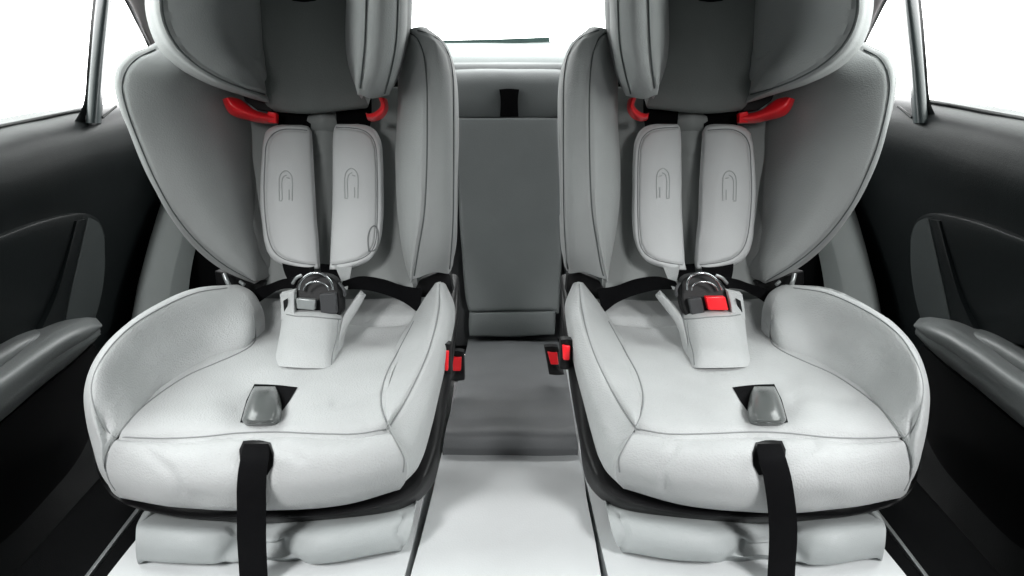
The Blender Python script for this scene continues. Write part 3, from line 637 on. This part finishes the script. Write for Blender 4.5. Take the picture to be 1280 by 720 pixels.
# ================================================================ DOORS
def door(sg):
    L = sg < 0
    mu = (lambda u: u) if L else (lambda u: 2 * U0 - u + 3)
    tf = lambda u, v, x: PX(mu(u), v, sg * x)
    d = thing('car_door', 'dark rear door on the left, its window ending at a grey post' if L else 'dark rear door on the right, its armrest rising into the lower right corner',
              'car door', (sg * .8, 1.0, .2), 'rear doors either side of the bench')
    tw = lambda x, y, z: (sg * x, y, z + CAMH)
    # main skin in world coordinates: x, y, z ; belt line z -.17
    bz = -.165 if L else -.150
    loft('door_panel', [
        [(.86,.45,bz+.004),(.86,1.0,bz+.004),(.86,1.45,bz+.004),(.84,1.75,bz-.01)],
        [(.825,.45,bz),(.825,1.0,bz),(.825,1.45,bz),(.81,1.75,bz-.012)],
        [(.795,.45,bz-.018),(.795,1.0,bz-.018),(.795,1.45,bz-.018),(.785,1.75,bz-.03)],
        [(.78,.45,bz-.06),(.78,1.0,bz-.06),(.78,1.45,bz-.06),(.77,1.75,bz-.08)],
        [(.785,.45,bz-.15),(.785,1.0,bz-.15),(.785,1.45,bz-.15),(.775,1.75,bz-.17)],
        [(.80,.45,-.50),(.80,1.0,-.50),(.80,1.45,-.50),(.79,1.75,-.50)],
        [(.81,.45,-.80),(.81,1.0,-.80),(.81,1.45,-.80),(.80,1.75,-.80)],
        [(.80,.45,-1.0),(.80,1.0,-1.0),(.80,1.45,-1.0),(.80,1.75,-1.0)]],
        M['door'], d, tf=tw, n=60, mm=90, back=(sg * .05, 0, 0), wob=.002, side=False)
    # inset panel
    ins = loft('inset_panel', [
        [(-60,318,.772),(0,296,.772),(40,281,.772),(80,270,.772),(108,267,.772),(124,276,.773),(132,296,.774)],
        [(-60,323,.771),(0,301,.771),(40,287,.771),(80,277,.771),(104,275,.771),(118,283,.772),(127,300,.773)],
        [(-60,370,.775),(0,355,.775),(40,345,.775),(75,338,.775),(100,335,.775),(115,336,.775),(127,338,.775)],
        [(-60,440,.785),(0,430,.785),(40,422,.785),(70,415,.785),(95,408,.785),(108,405,.785),(120,402,.785)]],
        M['door'], d, tf=tf, n=60, mm=40, bulge=.002, back=(sg * .03, 0, 0), wob=.001, side=False)
    loft('trim_band', [[(110,272,.762),(100,315,.765),(90,360,.768),(80,410,.772)], [(124,279,.762),(116,325,.764),(107,368,.766),(96,412,.77)], [(131,300,.764),(131,335,.766),(125,375,.768),(116,408,.772)]],
         M['doortrim'], d, tf=tf, n=40, mm=20, bulge=.003, back=(sg * .02, 0, 0), wob=.001, side=False)
    loft('trim_band', [[(96,276,.766),(82,330,.768),(70,370,.770),(45,425,.774)], [(109,274,.764),(99,315,.766),(89,360,.769),(79,410,.773)]],
         M['door'], d, tf=tf, n=40, mm=14, bulge=.003, back=(sg * .02, 0, 0), wob=.0, side=False)
    # armrest
    ar = loft('armrest', [
        [(-70,500,.745),(0,458,.745),(45,425,.745),(80,404,.745),(104,396,.748),(120,397,.752)],
        [(-70,508,.71),(0,466,.71),(45,433,.71),(82,411,.71),(108,402,.715),(125,402,.725)],
        [(-70,530,.672),(0,485,.672),(45,452,.672),(85,427,.674),(112,415,.68),(128,409,.70)],
        [(-70,560,.668),(0,510,.668),(45,473,.668),(85,444,.672),(112,426,.68),(127,414,.705)],
        [(-70,580,.69),(0,527,.69),(45,488,.69),(85,456,.694),(110,434,.71),(124,418,.73)]],
        M['arm'], d, tf=tf, n=70, mm=44, bulge=.004, back=(sg * .07, 0, -.01), wob=.002, side=False,
        grooves=[([(mu(-70),548),(mu(0),500),(mu(45),465),(mu(85),438),(mu(112),423),(mu(128),411)], 2, .003)])
    loft('armrest_pocket', [
        [(-70,585,.72),(0,530,.72),(45,492,.72),(85,460,.72),(118,430,.735)],
        [(-70,640,.735),(0,585,.735),(50,540,.735),(90,500,.74),(125,455,.745)],
        [(-70,720,.77),(0,680,.77),(60,620,.77),(100,570,.77),(130,500,.775)]], M['doorblk'], d, tf=tf, n=30, mm=20, bulge=.003, back=(sg * .05, 0, 0), wob=0, side=False)
    # window seal and glass
    tube('window_seal', [tw(.838, y, bz + .006) for y in (.45, .8, 1.1, 1.5)], .004, M['rubber'], d, n=20)
    wbox((min(sg*.838, sg*.842), .45, CAMH + bz - .02), (max(sg*.838, sg*.842), 1.45, CAMH + .42), M['glass'], 'window_pane', d, bev=0)
    return d
door(-1); door(1)

# pillar posts: from belt line up
def post(sg):
    L = sg < 0
    mu = (lambda u: u) if L else (lambda u: 2 * U0 - u + 1)
    tf = lambda u, v, x: PX(mu(u), v, sg * x)
    p = thing('window_post', 'curved grey post between the side windows at upper left' if L else 'curved grey post between the side windows at upper right',
              'window post', (sg * .8, 1.45, 1.08), 'grey posts between the side windows')
    loft('post_trim', [[(127,-90,.78),(122,-20,.785),(117,30,.79),(112,90,.795),(107,154,.80)], [(138,-90,.76),(132,-20,.765),(127,30,.772),(121,90,.78),(116,154,.785)], [(152,-90,.775),(140,0,.78),(137,30,.785),(131,90,.79),(127,154,.795)]],
         M['pillar'], p, tf=tf, n=50, mm=20, bulge=.006, back=(sg * .015, .03, 0), wob=0, side=False)
    loft('rubber_strip', [[(123,-90,.80),(118,-20,.80),(113,30,.80),(109,80,.802),(104,130,.805),(92,154,.81)], [(129,-90,.79),(124,-20,.79),(119,30,.79),(114,80,.795),(109,130,.80),(106,155,.805)]],
         M['rubber'], p, tf=tf, n=50, mm=8, back=(sg * .008, .016, 0), wob=0, side=False)
    tube('belt_guide_rail', [tf(128,147,.79), tf(136,140,.79), tf(145,133,.79)], .0025, M['rubber'], p, n=8)
    if 0: tube('trim_clip', [tf(118,158,.775), tf(132,162,.77), tf(144,168,.765)], .0025, M['rubber'], p, n=10)
    return p
post(-1); post(1)
# roof pillar behind
def rear_pillar(sg):
    L = sg < 0
    mu = (lambda u: u) if L else (lambda u: 2 * U0 - u - 2)
    tf = lambda u, v, y: P(mu(u), v, y)
    p = thing('roof_pillar', 'slanting roof pillar with a dark edge behind the left headrest' if L else 'slanting roof pillar with a dark edge behind the right headrest',
              'roof pillar', tf(190, 70, 2.0), 'slanting roof pillars behind the headrests')
    loft('pillar_lining', [[(130,-60,1.62),(158,-5,1.75),(174,28,1.85),(186,52,1.95),(200,85,2.05)], [(190,-60,1.65),(200,-5,1.78),(205,28,1.88),(210,52,1.98),(215,85,2.08)]], M['lining'], p, tf=tf, n=30, mm=12, bulge=.01, back=(0, .03, 0), wob=0, side=False)
    tube('pillar_seal', [tf(118,-60,1.60), tf(156,-3,1.73), tf(172,28,1.83), tf(183,50,1.93), tf(196,80,2.03)], .0045, M['rubber'], p, n=24)
    return p
rear_pillar(-1); rear_pillar(1)

# parcel shelf, rear window
ps = thing('parcel_shelf', 'pale parcel shelf behind the bench below the rear window', 'shelf', (0, 2.2, CAMH - .1))
tfx = lambda x, y, z: (x, y, z + CAMH)
loft('shelf_board', [[(-.72,1.93,-.125),(0,1.93,-.122),(.72,1.93,-.125)], [(-.72,1.96,-.108),(0,1.96,-.106),(.72,1.96,-.108)], [(-.70,2.2,-.085),(0,2.2,-.082),(.70,2.2,-.085)], [(-.66,2.6,-.060),(0,2.62,-.056),(.66,2.6,-.060)]],
     M['shelf'], ps, tf=tfx, n=40, mm=30, back=(0, .0, -.03), wob=.002, side=False)
loft('shelf_roll', [[(-.70,1.90,-.12),(0,1.90,-.118),(.70,1.90,-.12)], [(-.70,1.93,-.098),(0,1.93,-.096),(.70,1.93,-.098)], [(-.70,1.97,-.10),(0,1.97,-.098),(.70,1.97,-.10)], [(-.70,2.0,-.12),(0,2.0,-.118),(.70,2.0,-.12)]],
     M['benchback'], ps, tf=tfx, n=30, mm=20, back=(0, .0, -.02), wob=.001, side=False)
rw = thing('rear_window', 'wide rear window full of white light, with a dark green edge', 'window', (0, 2.6, CAMH - .06))
loft('window_pane', [[(-.66,2.60,-.05),(0,2.63,-.05),(.66,2.60,-.05)], [(-.60,2.2,.22),(0,2.24,.24),(.60,2.2,.22)]], M['glass'], rw, tf=tfx, n=20, mm=12, back=(0, .004, .002), wob=0, side=False)
loft('window_edge', [[(552,50.5,2.56),(620,49,2.56),(687,46.5,2.56)], [(552,54.5,2.56),(620,54,2.56),(687,52.5,2.56)]], M['green'], rw, tf=P, n=20, mm=5, back=(0, .012, 0), wob=0, side=False)

# door sills: black step with metal strip
for sg in (-1, 1):
    s = thing('door_sill', 'black door sill with a thin metal strip at lower %s' % ('left' if sg < 0 else 'right'), 'door sill', (sg * .6, .8, .3), 'door sills beside the bench')
    wbox((min(sg*.535, sg*.70), .40, .40), (max(sg*.535, sg*.70), 1.25, .525), M['doorblk'], 'sill_cover', s, bev=.012)
    wbox((min(sg*.580, sg*.586), .42, .522), (max(sg*.580, sg*.586), 1.15, .531), M['silver'], 'metal_strip', s, bev=.001)

wbox((-.80, 2.0, .30), (.80, 2.03, CAMH - .14), M['doorblk'], 'back_shell', bench, bev=0)
for sg in (-1, 1): wbox((min(sg*.60, sg*.84), 1.60, .30), (max(sg*.60, sg*.84), 1.98, CAMH - .24), M['doorblk'], 'side_filler', bench, bev=.02)
rf = wbox((-.78, -.35, CAMH + .37), (.78, 2.1, CAMH + .41), M['roof'], 'roof', bev=.01); rf['kind'] = 'structure'  # out of view, added to keep daylight from above off the seats
# floor and daylight
fl_ = wbox((-1.0, -.6, .0), (1.0, 2.3, .05), M['carpet'], 'floor', bev=0); fl_['kind'] = 'structure'
# daylight: a real dome far outside the rear half of the car
V_, Fc = [], []
na, ne = 48, 14
for i in range(ne + 1):
    el = math.radians(-25 + 100 * i / ne)
    for j in range(na + 1):
        az = math.radians(-105 + 210 * j / na); V_.append((12 * math.cos(el) * math.sin(az), 12 * math.cos(el) * math.cos(az), 1 + 12 * math.sin(el)))
for i in range(ne):
    for j in range(na):
        a = i * (na + 1) + j; Fc.append((a, a + 1, a + na + 2, a + na + 1))
sk = link('sky', V_, Fc, M['sky']); sk['kind'] = 'structure'

# ================================================================ LIGHT, CAMERA
w = bpy.data.worlds.new('World'); bpy.context.scene.world = w; w.use_nodes = True
w.node_tree.nodes['Background'].inputs[0].default_value = (.8, .9, .9, 1); w.node_tree.nodes['Background'].inputs[1].default_value = .015
def area(name, loc, aim, sx, sy, power, col=(1, 1, 1), spread=180):
    l = bpy.data.lights.new(name, 'AREA'); l.shape = 'RECTANGLE'; l.size = sx; l.size_y = sy; l.spread = math.radians(spread); l.energy = power; l.color = col
    o = bpy.data.objects.new(name, l); C.objects.link(o); o.location = loc
    o.rotation_euler = (Vector(aim) - Vector(loc)).to_track_quat('-Z', 'Y').to_euler(); return o
for sg in (-1, 1):
    area('side_window_daylight', (sg * .64, -.12, 1.56), (sg * .36, .74, .74), .25, .3, 3.0, (1, 1, 1), 62)
area('front_fill_light', (0, -.5, 1.50), (0, 1.1, .8), 1.2, .25, .6, (.93, 1, .98))  # weak fill lamp added behind the camera to lift the backrests
cam = bpy.data.cameras.new('camera'); co = bpy.data.objects.new('camera', cam); C.objects.link(co)
co.location = (0, 0, CAMH); co.rotation_euler = (math.pi / 2 - PITCH, 0, 0)
cam.sensor_width = 36; cam.lens = 36 * F / 1280; cam.shift_x = (640 - U0) / 1280
cam.clip_start = .02; cam.clip_end = 100
sc = bpy.context.scene; sc.camera = co
sc.view_settings.view_transform = 'Standard'; sc.view_settings.look = 'None'; sc.view_settings.exposure = .06; sc.view_settings.gamma = 1
sc.cycles.max_bounces = 6
